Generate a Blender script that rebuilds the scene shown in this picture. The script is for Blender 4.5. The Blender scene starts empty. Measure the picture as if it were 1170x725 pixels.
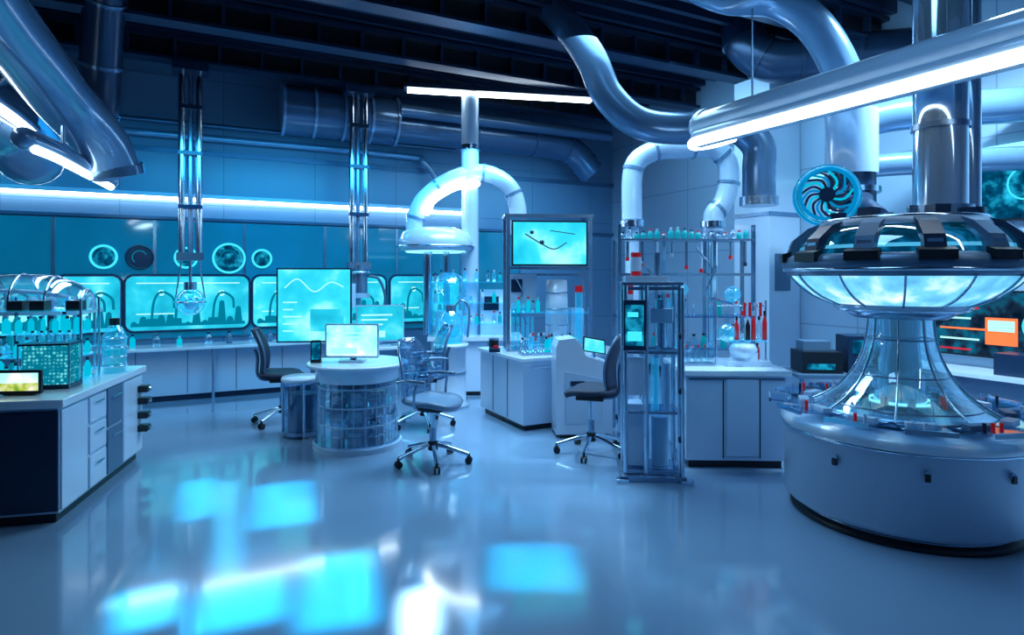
import bpy, math, random
from mathutils import Matrix, Vector
random.seed(4)
pi=math.pi
RA=math.radians(27.0)
def W(s,t):
    return (-6.57+.891*s-.454*t, 7.86+.454*s+.891*t)

# ------------------------------------------------------------------ materials
def _new(name):
    m=bpy.data.materials.new(name); m.use_nodes=True
    nt=m.node_tree; nt.nodes.clear()
    out=nt.nodes.new('ShaderNodeOutputMaterial')
    return m,nt,out
def pbr(name,col,rough=.4,metal=0,var=.12,scale=6,coat=0,em=None,es=0,bump=0):
    m,nt,out=_new(name)
    p=nt.nodes.new('ShaderNodeBsdfPrincipled')
    tc=nt.nodes.new('ShaderNodeTexCoord'); no=nt.nodes.new('ShaderNodeTexNoise')
    no.inputs['Scale'].default_value=scale; no.inputs['Detail'].default_value=3
    nt.links.new(tc.outputs['Object'],no.inputs['Vector'])
    mx=nt.nodes.new('ShaderNodeMix'); mx.data_type='RGBA'
    mx.inputs[6].default_value=(*[c*(1-var) for c in col],1)
    mx.inputs[7].default_value=(*[min(1,c*(1+var)) for c in col],1)
    nt.links.new(no.outputs['Fac'],mx.inputs[0]); nt.links.new(mx.outputs[2],p.inputs['Base Color'])
    p.inputs['Roughness'].default_value=rough; p.inputs['Metallic'].default_value=metal
    p.inputs['Coat Weight'].default_value=coat; p.inputs['Coat Roughness'].default_value=.06
    if em: 
        p.inputs['Emission Color'].default_value=(*em,1); p.inputs['Emission Strength'].default_value=es
    nt.links.new(p.outputs[0],out.inputs[0]); return m
def glow(name,col,s):
    m,nt,out=_new(name); e=nt.nodes.new('ShaderNodeEmission')
    e.inputs[0].default_value=(*col,1); e.inputs[1].default_value=s
    nt.links.new(e.outputs[0],out.inputs[0]); return m
def glass(name,tint,em=None,es=0,refl=.75,rough=.03,base=.08):
    m,nt,out=_new(name)
    t=nt.nodes.new('ShaderNodeBsdfTransparent'); t.inputs[0].default_value=(*tint,1)
    g=nt.nodes.new('ShaderNodeBsdfGlossy'); g.inputs[0].default_value=(.8,.92,1,1); g.inputs['Roughness'].default_value=rough
    lw=nt.nodes.new('ShaderNodeLayerWeight'); lw.inputs[0].default_value=.35
    ma=nt.nodes.new('ShaderNodeMath'); ma.operation='MULTIPLY_ADD'; ma.inputs[1].default_value=refl; ma.inputs[2].default_value=base
    nt.links.new(lw.outputs['Facing'],ma.inputs[0])
    mx=nt.nodes.new('ShaderNodeMixShader'); nt.links.new(ma.outputs[0],mx.inputs[0])
    nt.links.new(t.outputs[0],mx.inputs[1]); nt.links.new(g.outputs[0],mx.inputs[2])
    last=mx
    if em:
        e=nt.nodes.new('ShaderNodeEmission'); e.inputs[0].default_value=(*em,1); e.inputs[1].default_value=es
        ad=nt.nodes.new('ShaderNodeAddShader'); nt.links.new(mx.outputs[0],ad.inputs[0]); nt.links.new(e.outputs[0],ad.inputs[1]); last=ad
    nt.links.new(last.outputs[0],out.inputs[0]); return m
def screen(name,c0,c1,c2,s,kind='blob',scale=4,seed=0.,p2=.75):
    m,nt,out=_new(name)
    tc=nt.nodes.new('ShaderNodeTexCoord'); mp=nt.nodes.new('ShaderNodeMapping')
    mp.inputs['Location'].default_value=(seed,seed*.7,seed*.3)
    nt.links.new(tc.outputs['Object'],mp.inputs['Vector'])
    if kind=='edge':
        a=nt.nodes.new('ShaderNodeTexVoronoi'); a.feature='DISTANCE_TO_EDGE'; a.inputs['Scale'].default_value=scale; o=a.outputs['Distance']
    else:
        a=nt.nodes.new('ShaderNodeTexNoise'); a.inputs['Scale'].default_value=scale; a.inputs['Detail'].default_value=5; o=a.outputs['Fac']
    nt.links.new(mp.outputs[0],a.inputs['Vector'])
    r=nt.nodes.new('ShaderNodeValToRGB'); el=r.color_ramp.elements
    el[0].position=.0 if kind!='noise' else .3; el[0].color=(*c0,1)
    el[1].position=p2; el[1].color=(*c2,1)
    e1=el.new(.12 if kind=='edge' else .48); e1.color=(*c1,1)
    nt.links.new(o,r.inputs[0])
    e=nt.nodes.new('ShaderNodeEmission'); e.inputs[1].default_value=s
    nt.links.new(r.outputs[0],e.inputs[0]); nt.links.new(e.outputs[0],out.inputs[0]); return m

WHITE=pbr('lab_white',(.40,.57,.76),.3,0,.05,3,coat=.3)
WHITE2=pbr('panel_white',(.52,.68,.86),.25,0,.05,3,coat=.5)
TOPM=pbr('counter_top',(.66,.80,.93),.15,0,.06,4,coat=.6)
GREY=pbr('grey_blue',(.10,.19,.31),.35,.3,.12)
NAVY=pbr('navy_panel',(.010,.032,.08),.3,.2,.2)
BLACK=pbr('black_plastic',(.004,.008,.015),.35,0,.2)
CHROME=pbr('brushed_steel',(.60,.76,.90),.16,1,.08,12)
STEEL=pbr('satin_steel',(.28,.42,.58),.25,.85,.1,9)
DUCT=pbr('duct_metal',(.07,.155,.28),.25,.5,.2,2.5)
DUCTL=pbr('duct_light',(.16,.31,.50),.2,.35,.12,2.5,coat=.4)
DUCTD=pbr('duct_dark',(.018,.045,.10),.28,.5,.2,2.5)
PIPEW=pbr('pipe_pale',(.42,.60,.80),.2,.05,.08,3,coat=.6)
COLM=pbr('polished_column',(.55,.74,.90),.12,.75,.06,3,coat=.6)
FABRIC=pbr('chair_fabric_navy',(.006,.018,.055),.6,0,.25,40)
SEATG=pbr('seat_grey',(.14,.24,.38),.3,0,.1)
GL=glass('clear_glass',(.82,.94,.98))
GLM=glass('tinted_mesh_glass',(.55,.72,.86),refl=.6,base=.08)
GLC=glass('cyan_glass',(.60,.92,1),em=(.02,.5,.8),es=.15)
LIQ=glow('teal_liquid',(.0,.55,.80),.95)
LIQ2=pbr('green_liquid',(.0,.25,.32),.2,0,.1,em=(0,.36,.46),es=.4)
LED=glow('led_white',(.82,.95,1),10)
LEDC=glow('led_cyan',(.05,.75,1),1.2)
LEDB=glow('led_soft',(.25,.80,1),1.7)
RED=pbr('red_cap',(.65,.01,.02),.3,0,.1,em=(.6,.01,.02),es=.15)
ORANGE=pbr('orange_part',(.8,.15,.03),.3,em=(.9,.12,.03),es=.6)
SCR_A=screen('display_cyan',(0,.12,.22),(.0,.46,.72),(.14,.86,1),1.15,'edge',5,1)
SCR_B=screen('display_bright',(.35,.95,1),(.04,.70,.90),(.0,.44,.66),1.25,'noise',2.4,4)
SCR_C=screen('window_scene',(.16,.86,.98),(.02,.56,.76),(.0,.28,.46),1.25,'noise',2.2,2)
SCR_W=screen('display_white',(.9,1,1),(.40,.92,1),(.05,.62,.85),1.4,'noise',5,3)
SCR_D=screen('display_dark',(0,.015,.05),(.0,.08,.18),(.02,.6,.95),1.0,'noise',9,5)
SCR_R=screen('display_chart',(.0,.008,.02),(.01,.03,.07),(.0,.25,.45),.9,'noise',7,8,.8)
SCR_G=screen('tablet_picture',(.06,.30,.01),(.5,.6,.1),(.95,.95,.8),1.1,'noise',18,2)

# ------------------------------------------------------------------ mesh builder
import bmesh
class MB:
    def __init__(s): s.v=[];s.f=[];s.mi=[];s.sm=[];s.mats=[];s.M=Matrix()
    def k(s,m):
        if m not in s.mats: s.mats.append(m)
        return s.mats.index(m)
    def add(s,vs,fs,mat,smooth=False):
        o=len(s.v); i=s.k(mat)
        s.v+= [tuple(s.M@Vector(v)) for v in vs]
        for f in fs: s.f.append(tuple(a+o for a in f)); s.mi.append(i); s.sm.append(smooth)
    def box(s,c,z,mat,rz=0):
        x,y,w=z[0]/2,z[1]/2,z[2]/2
        vs=[(a*x,b*y,d*w) for a in(-1,1) for b in(-1,1) for d in(-1,1)]
        if rz:
            cr,sr=math.cos(rz),math.sin(rz); vs=[(a*cr-b*sr,a*sr+b*cr,d) for a,b,d in vs]
        vs=[(a+c[0],b+c[1],d+c[2]) for a,b,d in vs]
        s.add(vs,[(0,1,3,2),(4,6,7,5),(0,4,5,1),(2,3,7,6),(0,2,6,4),(1,5,7,3)],mat)
    def bx(s,x0,x1,y0,y1,z0,z1,mat): s.box(((x0+x1)/2,(y0+y1)/2,(z0+z1)/2),(x1-x0,y1-y0,z1-z0),mat)
    def frame(s,p0,p1):
        d=(Vector(p1)-Vector(p0)).normalized()
        a=Vector((0,0,1)) if abs(d.z)<.9 else Vector((1,0,0))
        u=d.cross(a).normalized(); return u,d.cross(u)
    def cyl(s,p0,p1,r,mat,r1=None,n=18,caps=True):
        if r1 is None:r1=r
        u,w=s.frame(p0,p1); A=Vector(p0);B=Vector(p1)
        ring=lambda C,R:[tuple(C+R*(math.cos(2*pi*i/n)*u+math.sin(2*pi*i/n)*w)) for i in range(n)]
        s.add(ring(A,r)+ring(B,r1),[(i,(i+1)%n,n+(i+1)%n,n+i) for i in range(n)],mat,True)
        if caps:
            if r>1e-4: s.add(ring(A,r),[tuple(range(n))],mat)
            if r1>1e-4: s.add(ring(B,r1),[tuple(range(n))],mat)
    def lathe(s,prof,mat,c=(0,0,0),n=32,a0=0,a1=2*pi,smooth=True):
        full=abs(a1-a0-2*pi)<1e-6; m=n if full else n+1; vs=[];fs=[]
        for r,z in prof:
            for i in range(m):
                a=a0+(a1-a0)*i/n; vs.append((c[0]+r*math.cos(a),c[1]+r*math.sin(a),c[2]+z))
        for j in range(len(prof)-1):
            for i in range(n):
                i2=(i+1)%m if full else i+1
                fs.append((j*m+i,j*m+i2,(j+1)*m+i2,(j+1)*m+i))
        s.add(vs,fs,mat,smooth)
    def sphere(s,c,r,mat,n=20,sz=1,top=pi,bot=0):
        s.lathe([(r*math.sin(bot+(top-bot)*i/10)+1e-5,-r*sz*math.cos(bot+(top-bot)*i/10)) for i in range(11)],mat,c,n)
    def path(s,pts,sub):
        P=[Vector(p) for p in pts]
        if len(P)<3 or sub<=1: return P
        Q=[2*P[0]-P[1]]+P+[2*P[-1]-P[-2]]; o=[]
        for i in range(1,len(Q)-2):
            for k in range(sub):
                t=k/sub; a,b,c,d=Q[i-1:i+3]
                o.append(.5*((2*b)+(c-a)*t+(2*a-5*b+4*c-d)*t*t+(3*b-a-3*c+d)*t**3))
        o.append(P[-1]); return o
    def tube(s,pts,r,mat,n=14,sub=6,rings=0,rmat=None,flat=1.0,round_ends=False):
        P=s.path(pts,sub); N=len(P); T=[]
        for i in range(N): T.append((P[min(i+1,N-1)]-P[max(i-1,0)]).normalized())
        a=Vector((0,0,1)) if abs(T[0].z)<.9 else Vector((1,0,0))
        u=T[0].cross(a).normalized(); vs=[]
        for i in range(N):
            u=(u-T[i]*u.dot(T[i])).normalized(); w=T[i].cross(u)
            vs+=[tuple(P[i]+r*(math.cos(2*pi*k/n)*u+flat*math.sin(2*pi*k/n)*w)) for k in range(n)]
        fs=[(i*n+k,i*n+(k+1)%n,(i+1)*n+(k+1)%n,(i+1)*n+k) for i in range(N-1) for k in range(n)]
        s.add(vs,fs,mat,True)
        if round_ends:
            s.sphere(tuple(P[0]),r,mat,n); s.sphere(tuple(P[-1]),r,mat,n)
        else:
            s.add(vs[:n],[tuple(range(n))],mat); s.add(vs[-n:],[tuple(range(n))],mat)
        if rings:
            for i in range(0,N,rings):
                A=P[i]-T[i]*.02; B=P[i]+T[i]*.02; s.cyl(A,B,r*1.08,rmat or mat,n=n)
    def prism(s,poly,y0,y1,mat):
        n=len(poly); vs=[(x,y0,z) for x,z in poly]+[(x,y1,z) for x,z in poly]
        s.add(vs,[tuple(range(n)),tuple(range(2*n-1,n-1,-1))]+[(i,(i+1)%n,n+(i+1)%n,n+i) for i in range(n)],mat)
    def torus(s,c,R,r,mat,ax='z',n=36,m=8,a0=0,a1=2*pi,sq=1.0):
        full=abs(a1-a0-2*pi)<1e-6; N=n if full else n+1; vs=[];fs=[]
        for i in range(N):
            a=a0+(a1-a0)*i/n
            for k in range(m):
                b=2*pi*k/m; q=R+r*math.cos(b); p=(q*math.cos(a),q*math.sin(a)*sq,r*math.sin(b))
                if ax=='y': p=(p[0],p[2],p[1])
                if ax=='x': p=(p[2],p[0],p[1])
                vs.append((c[0]+p[0],c[1]+p[1],c[2]+p[2]))
        for i in range(n):
            for k in range(m):
                i2=(i+1)%N if full else i+1
                fs.append((i*m+k,i2*m+k,i2*m+(k+1)%m,i*m+(k+1)%m))
        s.add(vs,fs,mat,True)
    def sheet(s,fn,nu,nv,mat,th=.02):
        P=[[Vector(fn(i/nu,j/nv)) for j in range(nv+1)] for i in range(nu+1)]
        vs=[]
        for side in (0,1):
            for i in range(nu+1):
                for j in range(nv+1):
                    du=P[min(i+1,nu)][j]-P[max(i-1,0)][j]; dv=P[i][min(j+1,nv)]-P[i][max(j-1,0)]
                    nn=du.cross(dv).normalized(); vs.append(tuple(P[i][j]+nn*th*(side-.5)))
        K=(nu+1)*(nv+1); q=lambda i,j,o:o*K+i*(nv+1)+j; fs=[]
        for i in range(nu):
            for j in range(nv):
                for o in(0,1): fs.append((q(i,j,o),q(i+1,j,o),q(i+1,j+1,o),q(i,j+1,o)))
        for i in range(nu):
            for j in(0,nv): fs.append((q(i,j,0),q(i+1,j,0),q(i+1,j,1),q(i,j,1)))
        for j in range(nv):
            for i in(0,nu): fs.append((q(i,j,0),q(i,j+1,0),q(i,j+1,1),q(i,j,1)))
        s.add(vs,fs,mat,True)
    def bottle(s,x,y,z,r,h,mat,cap,n=10):
        s.lathe([(0.0005,0),(r,0),(r,h*.62),(r*.4,h*.78),(r*.4,h*.86)],mat,(x,y,z),n)
        s.cyl((x,y,z+h*.84),(x,y,z+h),r*.5,cap,n=n)
    def obj(s,name,loc=(0,0,0),rz=0,bevel=0,scale=None):
        me=bpy.data.meshes.new(name); me.from_pydata(s.v,[],s.f)
        for m in s.mats: me.materials.append(m)
        me.polygons.foreach_set('material_index',s.mi); me.polygons.foreach_set('use_smooth',s.sm)
        b=bmesh.new(); b.from_mesh(me); bmesh.ops.recalc_face_normals(b,faces=b.faces); b.to_mesh(me); b.free()
        o=bpy.data.objects.new(name,me); bpy.context.scene.collection.objects.link(o)
        o.location=loc; o.rotation_euler=(0,0,rz)
        if scale: o.scale=scale
        if bevel:
            md=o.modifiers.new('bev','BEVEL'); md.width=bevel; md.segments=2; md.limit_method='ANGLE'; md.angle_limit=math.radians(50)
        return o
def rrect(x0,x1,z0,z1,r,n=5):
    o=[]
    for cx,cz,a in((x1-r,z1-r,0),(x0+r,z1-r,90),(x0+r,z0+r,180),(x1-r,z0+r,270)):
        for i in range(n+1):
            t=math.radians(a+90*i/n); o.append((cx+r*math.cos(t),cz+r*math.sin(t)))
    return o

# ------------------------------------------------------------------ room shell
def ribwall_mat(name,c0,c1,scale):
    m,nt,out=_new(name); p=nt.nodes.new('ShaderNodeBsdfPrincipled'); p.inputs['Roughness'].default_value=.35
    tc=nt.nodes.new('ShaderNodeTexCoord'); br=nt.nodes.new('ShaderNodeTexBrick')
    sp=nt.nodes.new('ShaderNodeSeparateXYZ'); cb=nt.nodes.new('ShaderNodeCombineXYZ')
    nt.links.new(tc.outputs['Object'],sp.inputs[0]); 
    ad=nt.nodes.new('ShaderNodeMath'); ad.operation='ADD'
    nt.links.new(sp.outputs[0],ad.inputs[0]); nt.links.new(sp.outputs[1],ad.inputs[1])
    nt.links.new(ad.outputs[0],cb.inputs[0]); nt.links.new(sp.outputs[2],cb.inputs[1])
    br.offset=0; br.inputs['Scale'].default_value=1; br.inputs['Brick Width'].default_value=scale; br.inputs['Row Height'].default_value=scale*.7
    br.inputs['Mortar Size'].default_value=.008; br.inputs['Color1'].default_value=(*c0,1); br.inputs['Color2'].default_value=(*[a*.93 for a in c0],1); br.inputs['Mortar'].default_value=(*c1,1)
    nt.links.new(cb.outputs[0],br.inputs['Vector']); nt.links.new(br.outputs[0],p.inputs['Base Color'])
    nt.links.new(p.outputs[0],out.inputs[0]); return m
WALLB=ribwall_mat('wall_paint_blue',(.12,.23,.38),(.07,.14,.24),1.3)
WALLR=ribwall_mat('wall_panels_light',(.26,.41,.58),(.14,.24,.38),1.5)
CEIL=pbr('ceiling_dark',(.006,.014,.032),.5,.2,.3,3)
def floor_mat():
    m,nt,out=_new('epoxy_floor'); p=nt.nodes.new('ShaderNodeBsdfPrincipled')
    tc=nt.nodes.new('ShaderNodeTexCoord'); n1=nt.nodes.new('ShaderNodeTexNoise'); n1.inputs['Scale'].default_value=.7; n1.inputs['Detail'].default_value=4
    nt.links.new(tc.outputs['Object'],n1.inputs['Vector'])
    mx=nt.nodes.new('ShaderNodeMix'); mx.data_type='RGBA'; mx.inputs[6].default_value=(.155,.275,.43,1); mx.inputs[7].default_value=(.19,.32,.48,1)
    nt.links.new(n1.outputs['Fac'],mx.inputs[0]); nt.links.new(mx.outputs[2],p.inputs['Base Color'])
    mr=nt.nodes.new('ShaderNodeMapRange'); mr.inputs[3].default_value=.08; mr.inputs[4].default_value=.17
    nt.links.new(n1.outputs['Fac'],mr.inputs[0]); nt.links.new(mr.outputs[0],p.inputs['Roughness'])
    p.inputs['IOR'].default_value=1.8; p.inputs['Coat Weight'].default_value=.5; p.inputs['Coat Roughness'].default_value=.07
    nt.links.new(p.outputs[0],out.inputs[0]); return m
S0,S1,T0,T1,H=-3,9.62,-12,0,5.0
def room_box(name,s0,s1,t0,t1,z0,z1,mat):
    b=MB(); b.bx(s0,s1,t0,t1,z0,z1,mat); return b.obj(name,(-6.57,7.86,0),RA)
room_box('floor',S0-.15,S1+.15,T0-.15,T1+.15,-.1,0,floor_mat())
room_box('ceiling',S0-.15,S1+.15,T0-.15,T1+.15,H,H+.1,CEIL)
room_box('wall_back',S0-.15,S1+.15,T1,T1+.15,0,H,WALLB)
room_box('wall_right',S1,S1+.15,T0,T1,0,H,WALLR)
room_box('wall_left',S0-.15,S0,T0,T1,0,H,WALLB)
room_box('wall_front',S0-.15,S1+.15,T0-.15,T0,0,H,WALLB)
ROOM=(-6.57,7.86,0)
b=MB()
t=-.25
while t>-7:
    b.bx(S0,S1,t-.04,t+.04,4.8,5.0,DUCTD); t-=.28
b.obj('ceiling_joists',ROOM,RA)
for t in(-.95,-2.3,-3.7,-5.4):
    b=MB(); b.bx(S0,S1,t-.12,t+.12,4.74,4.79,DUCTD); b.bx(S0,S1,t-.12,t+.12,4.46,4.5,DUCTD); b.bx(S0,S1,t-.02,t+.02,4.5,4.74,BLACK)
    for i in range(24): b.bx(S0+.3+i*.52,S0+.34+i*.52,t-.1,t+.1,4.5,4.74,NAVY)
    b.obj('ceiling_beam',ROOM,RA)
b=MB(); b.bx(S0,6.6,-.09,0,2.775,2.815,LED); b.bx(S0,6.6,-.11,0,2.815,2.87,WHITE); b.obj('wall_light_strip',ROOM,RA)
b=MB(); b.bx(S0,S1,-.03,0,0,.1,NAVY); b.obj('baseboard_back',ROOM,RA)
b=MB(); b.bx(S1-.03,S1,T0,-.03,0,.1,NAVY); b.obj('baseboard_right',ROOM,RA)
b=MB(); b.bx(S0,S1,-.05,0,3.45,3.52,DUCT); b.bx(S0,S1,-.05,0,2.50,2.54,DUCT); b.obj('trim_1',ROOM,RA)
GBAND=pbr('teal_glass_panel',(.01,.15,.26),.08,0,.35,2,coat=.8,em=(0,.28,.42),es=.22)
b=MB()
s=-2.9
while s<6.4:
    b.bx(s,s+1.12,-.03,0,.82,2.48,GBAND); b.bx(s+1.12,s+1.16,-.05,0,.82,2.48,STEEL); s+=1.16
b.obj('wall_glass_panelling',ROOM,RA)
DSIL=glow('silhouette_teal',(0,.23,.38),.9); LSIL=glow('silhouette_bright',(.45,.97,1),1.2)
def wallwin(i,s0,s1,z0,z1,mat):
    b=MB(); y=-.035
    b.prism(rrect(s0-.035,s1+.035,z0-.035,z1+.035,.13),y-.02,y,NAVY)
    b.prism(rrect(s0-.012,s1+.012,z0-.012,z1+.012,.11),y-.025,y-.01,STEEL)
    b.prism(rrect(s0,s1,z0,z1,.1),y-.03,y-.01,mat)
    w=s1-s0; rr=random.Random(i); Y=y-.034
    n=max(3,int(w*9)); 
    sky=[(s0+.05,z0+.05)]
    for k in range(n):
        x=s0+.06+(w-.12)*k/n; h=z0+.09+rr.random()**2*.30; q=(w-.12)/n
        sky+=[(x,h),(x+q*.3,h+.02),(x+q*.6,h),(x+q*.8,z0+.09)]
    sky+=[(s1-.05,z0+.10),(s1-.05,z0+.05)]
    b.prism(sky,Y,y-.03,DSIL)
    # robotic arms / benches seen in the adjoining room
    for k in range(int(w*1.6)+1):
        x=s0+.22+(w-.5)*(k+.5*rr.random())/(int(w*1.6)+1); zz=z0+.34+.1*rr.random()
        b.tube([(x,Y,z0+.1),(x+.03,Y,zz),(x+.12,Y,zz+.13),(x+.26,Y,zz+.05),(x+.28,Y,zz-.1)],.018,DSIL,6,4)
        b.prism(rrect(x-.06,x+.08,z0+.08,z0+.16,.02),Y-.002,Y,DSIL)
        b.torus((x+.12,Y,zz+.12),.03,.012,LSIL,'y',n=16,m=5)
    b.prism(rrect(s0+.12,s1-.12,z1-.10,z1-.085,.004),Y-.002,Y,LSIL)
    b.prism(rrect(s0+.12,s0+.12+w*.3,z0+.22,z0+.235,.004),Y-.004,Y,LSIL)
    b.obj('window_%d'%i,ROOM,RA)
wallwin(1,-.35,.50,.94,1.69,SCR_B)
wallwin(2,.60,1.31,.94,1.69,SCR_C)
wallwin(3,1.38,2.93,.94,1.69,SCR_C)
wallwin(4,3.0,3.55,.94,1.69,SCR_B)
wallwin(5,3.7,5.0,.94,1.69,SCR_C)
wallwin(6,5.1,6.3,.94,1.69,SCR_C)
for s_,r in((1.12,.15),(1.54,.16),(2.11,.14),(2.67,.21),(3.12,.13)):
    dk=s_==1.54
    b=MB(); b.torus((s_,-.05,1.96),r,.016,NAVY if dk else LEDC,'y')
    b.prism([(s_+(r-.02)*math.cos(a*pi/12),1.96+(r-.02)*math.sin(a*pi/12)) for a in range(24)],-.045,-.03,NAVY if dk else SCR_D)
    b.torus((s_,-.05,1.96),r*.55,.007,DSIL,'y',a0=.4,a1=4)
    b.obj('wall_porthole_display',ROOM,RA)
b=MB()
b.bx(.3,4.6,-.66,-.05,.70,.74,TOPM); b.bx(.3,4.6,-.5,-.05,.08,.70,WHITE); b.bx(.3,4.6,-.46,-.05,0,.08,NAVY)
for i in range(1,7): b.bx(.3+i*.61,.312+i*.61,-.505,-.49,.1,.69,GREY)
for s_ in(.4,2.45,4.5):
    b.cyl((s_,-.6,0),(s_,-.6,.7),.022,CHROME)
b.obj('back_counter',ROOM,RA,.006)
b=MB()
for i in range(13):
    x=.5+i*.3+random.random()*.1; h=random.uniform(.08,.2); b.bottle(x,-.3-.1*random.random(),.74,random.uniform(.03,.05),h,random.choice([GL,LIQ2,LIQ,GREY]),random.choice([WHITE,NAVY,STEEL]))
b.obj('counter_bottles',ROOM,RA)

# ------------------------------------------------------------------ ceiling ducts
b=MB()
b.tube([(3.35,-.55,4.12),(4.2,-.55,4.12),(5.0,-.55,4.12)],.36,DUCT,24,4,2,DUCTL)
b.tube([(5.0,-.55,4.05),(7,-.55,4.05),(8.2,-.55,4.0),(8.7,-.6,3.6)],.25,DUCT,20,6,4,DUCT)
b.tube([(5.0,-.9,4.22),(8.9,-.9,4.22)],.1,DUCT,12,1)
b.obj('ventilation_duct',ROOM,RA)
b=MB(); b.tube([(-2.8,-.15,3.68),(2,-.15,3.68),(5.2,-.15,3.68),(5.6,-.2,3.6),(5.8,-.3,3.3),(5.8,-.3,2.95)],.05,DUCTL,10,6)
b.tube([(-2.8,-.15,3.86),(2,-.15,3.86),(6.2,-.15,3.86)],.035,DUCT,10,1)
b.obj('wall_pipe',ROOM,RA)
b=MB(); b.tube([(.30,7.3,5.0),(.50,7.2,4.78),(.72,7.1,4.5),(.92,7,4.15),(1.10,7,3.75),(1.45,7,3.45),(1.95,7,3.38),(2.5,7,3.42),(2.8,7,3.2),(2.82,7,2.9),(2.82,7,2.55)],.18,DUCT,24,8)
b.cyl((2.82,7,2.6),(2.82,7,2.5),.21,STEEL)
b.obj('ventilation_duct')
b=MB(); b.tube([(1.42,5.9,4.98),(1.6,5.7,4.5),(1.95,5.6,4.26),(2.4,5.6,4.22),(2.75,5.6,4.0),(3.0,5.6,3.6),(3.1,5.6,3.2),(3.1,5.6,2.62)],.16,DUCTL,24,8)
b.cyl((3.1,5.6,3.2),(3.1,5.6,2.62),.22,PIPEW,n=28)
b.cyl((3.1,5.6,2.62),(3.1,5.6,2.2),.2,NAVY); b.cyl((3.1,5.6,2.5),(3.1,5.6,2.45),.24,CHROME); b.cyl((3.1,5.6,2.3),(3.1,5.6,2.26),.22,CHROME)
b.obj('extraction_duct')
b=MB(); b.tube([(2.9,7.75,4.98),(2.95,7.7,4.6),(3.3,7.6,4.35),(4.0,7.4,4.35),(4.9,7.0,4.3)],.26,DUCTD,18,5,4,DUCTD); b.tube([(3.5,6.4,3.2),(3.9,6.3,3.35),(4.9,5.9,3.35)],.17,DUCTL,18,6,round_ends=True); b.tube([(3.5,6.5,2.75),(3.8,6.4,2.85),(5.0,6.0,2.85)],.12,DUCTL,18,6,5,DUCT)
b.obj('ventilation_duct')
b=MB(); b.tube([(-3.3,3.4,3.75),(-3.65,4.2,3.62),(-3.95,5.0,3.5),(-4.12,5.6,3.33),(-4.13,6.1,3.08),(-4.12,6.35,2.8)],.25,DUCTL,28,8)
b.cyl((-4.12,6.33,2.85),(-4.12,6.36,2.76),.27,DUCT,n=28)
b.obj('ventilation_duct')
b=MB(); b.tube([(-3.9,3.0,3.5),(-4.5,4.4,3.36),(-5.0,5.4,3.3),(-5.3,6.3,3.28),(-5.35,6.8,3.05)],.34,DUCTL,28,8,round_ends=True)
b.obj('ventilation_duct')
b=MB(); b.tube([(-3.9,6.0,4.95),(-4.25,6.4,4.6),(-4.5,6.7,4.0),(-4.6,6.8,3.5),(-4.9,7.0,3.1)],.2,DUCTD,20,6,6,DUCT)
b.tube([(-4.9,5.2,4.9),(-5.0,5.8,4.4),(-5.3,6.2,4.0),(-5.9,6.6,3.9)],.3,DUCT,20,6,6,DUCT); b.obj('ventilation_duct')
b=MB(); b.tube([(-4.15,4.2,3.22),(-4.55,5.38,3.2),(-4.85,6.1,3.18),(-5.0,6.5,3.12),(-5.03,6.65,3.05)],.045,LED,12,6,round_ends=True)
b.tube([(-4.2,4.2,3.29),(-4.6,5.38,3.27),(-4.9,6.1,3.25),(-5.05,6.5,3.19)],.09,DUCTL,12,6,round_ends=True); b.obj('ceiling_led_lamp')
b=MB(); b.tube([(-3.85,4.95,2.72),(-3.98,5.4,2.72),(-4.25,6.2,2.7),(-4.42,6.75,2.68)],.035,LED,12,6,round_ends=True)
b.tube([(-3.9,4.9,2.80),(-4.03,5.4,2.80),(-4.3,6.2,2.78),(-4.47,6.8,2.76)],.09,DUCTL,16,6,round_ends=True)
b.cyl((-4.1,5.6,2.8),(-4.1,5.6,3.2),.02,STEEL); b.obj('ceiling_led_lamp')
b=MB()
A=Vector((1.80,5.95,3.0)); B=Vector((3.95,1.87,3.0)); d=(B-A).normalized(); nrm=Vector((-d.y,d.x,0))
def P3(k,o,z): q=A+(B-A)*k+nrm*o; return (q.x,q.y,z)
b.tube([P3(0,.12,3.17),P3(.3,.12,3.17),P3(1,.12,3.17)],.17,PIPEW,24,4,round_ends=True,flat=.85)
b.tube([P3(.035,.30,3.04),P3(-.012,.26,3.02),P3(-.032,.12,3.0),P3(-.012,.0,3.0),P3(.04,-.03,3.0),P3(.3,-.03,3.0),P3(.7,-.03,3.0),P3(1,-.03,3.0)],.045,LED,12,6,round_ends=True)
b.tube([P3(0,.05,3.05),P3(1,.05,3.05)],.10,PIPEW,16,1,round_ends=True)
for k in(.12,.5,.88): b.cyl(P3(k,.12,3.3),P3(k,.12,5.0),.010,STEEL,n=8)
b.obj('ceiling_led_lamp')
b=MB(); b.box((0,0,0),(2.75,.13,.04),LED); b.box((0,0,.05),(2.85,.22,.06),DUCTD)
for q in(-1,1): b.cyl((q,0,.05),(q,0,.5),.01,STEEL,n=8)
b.obj('ceiling_linear_lamp',(-.15,9.05,4.36),math.radians(11))

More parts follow.
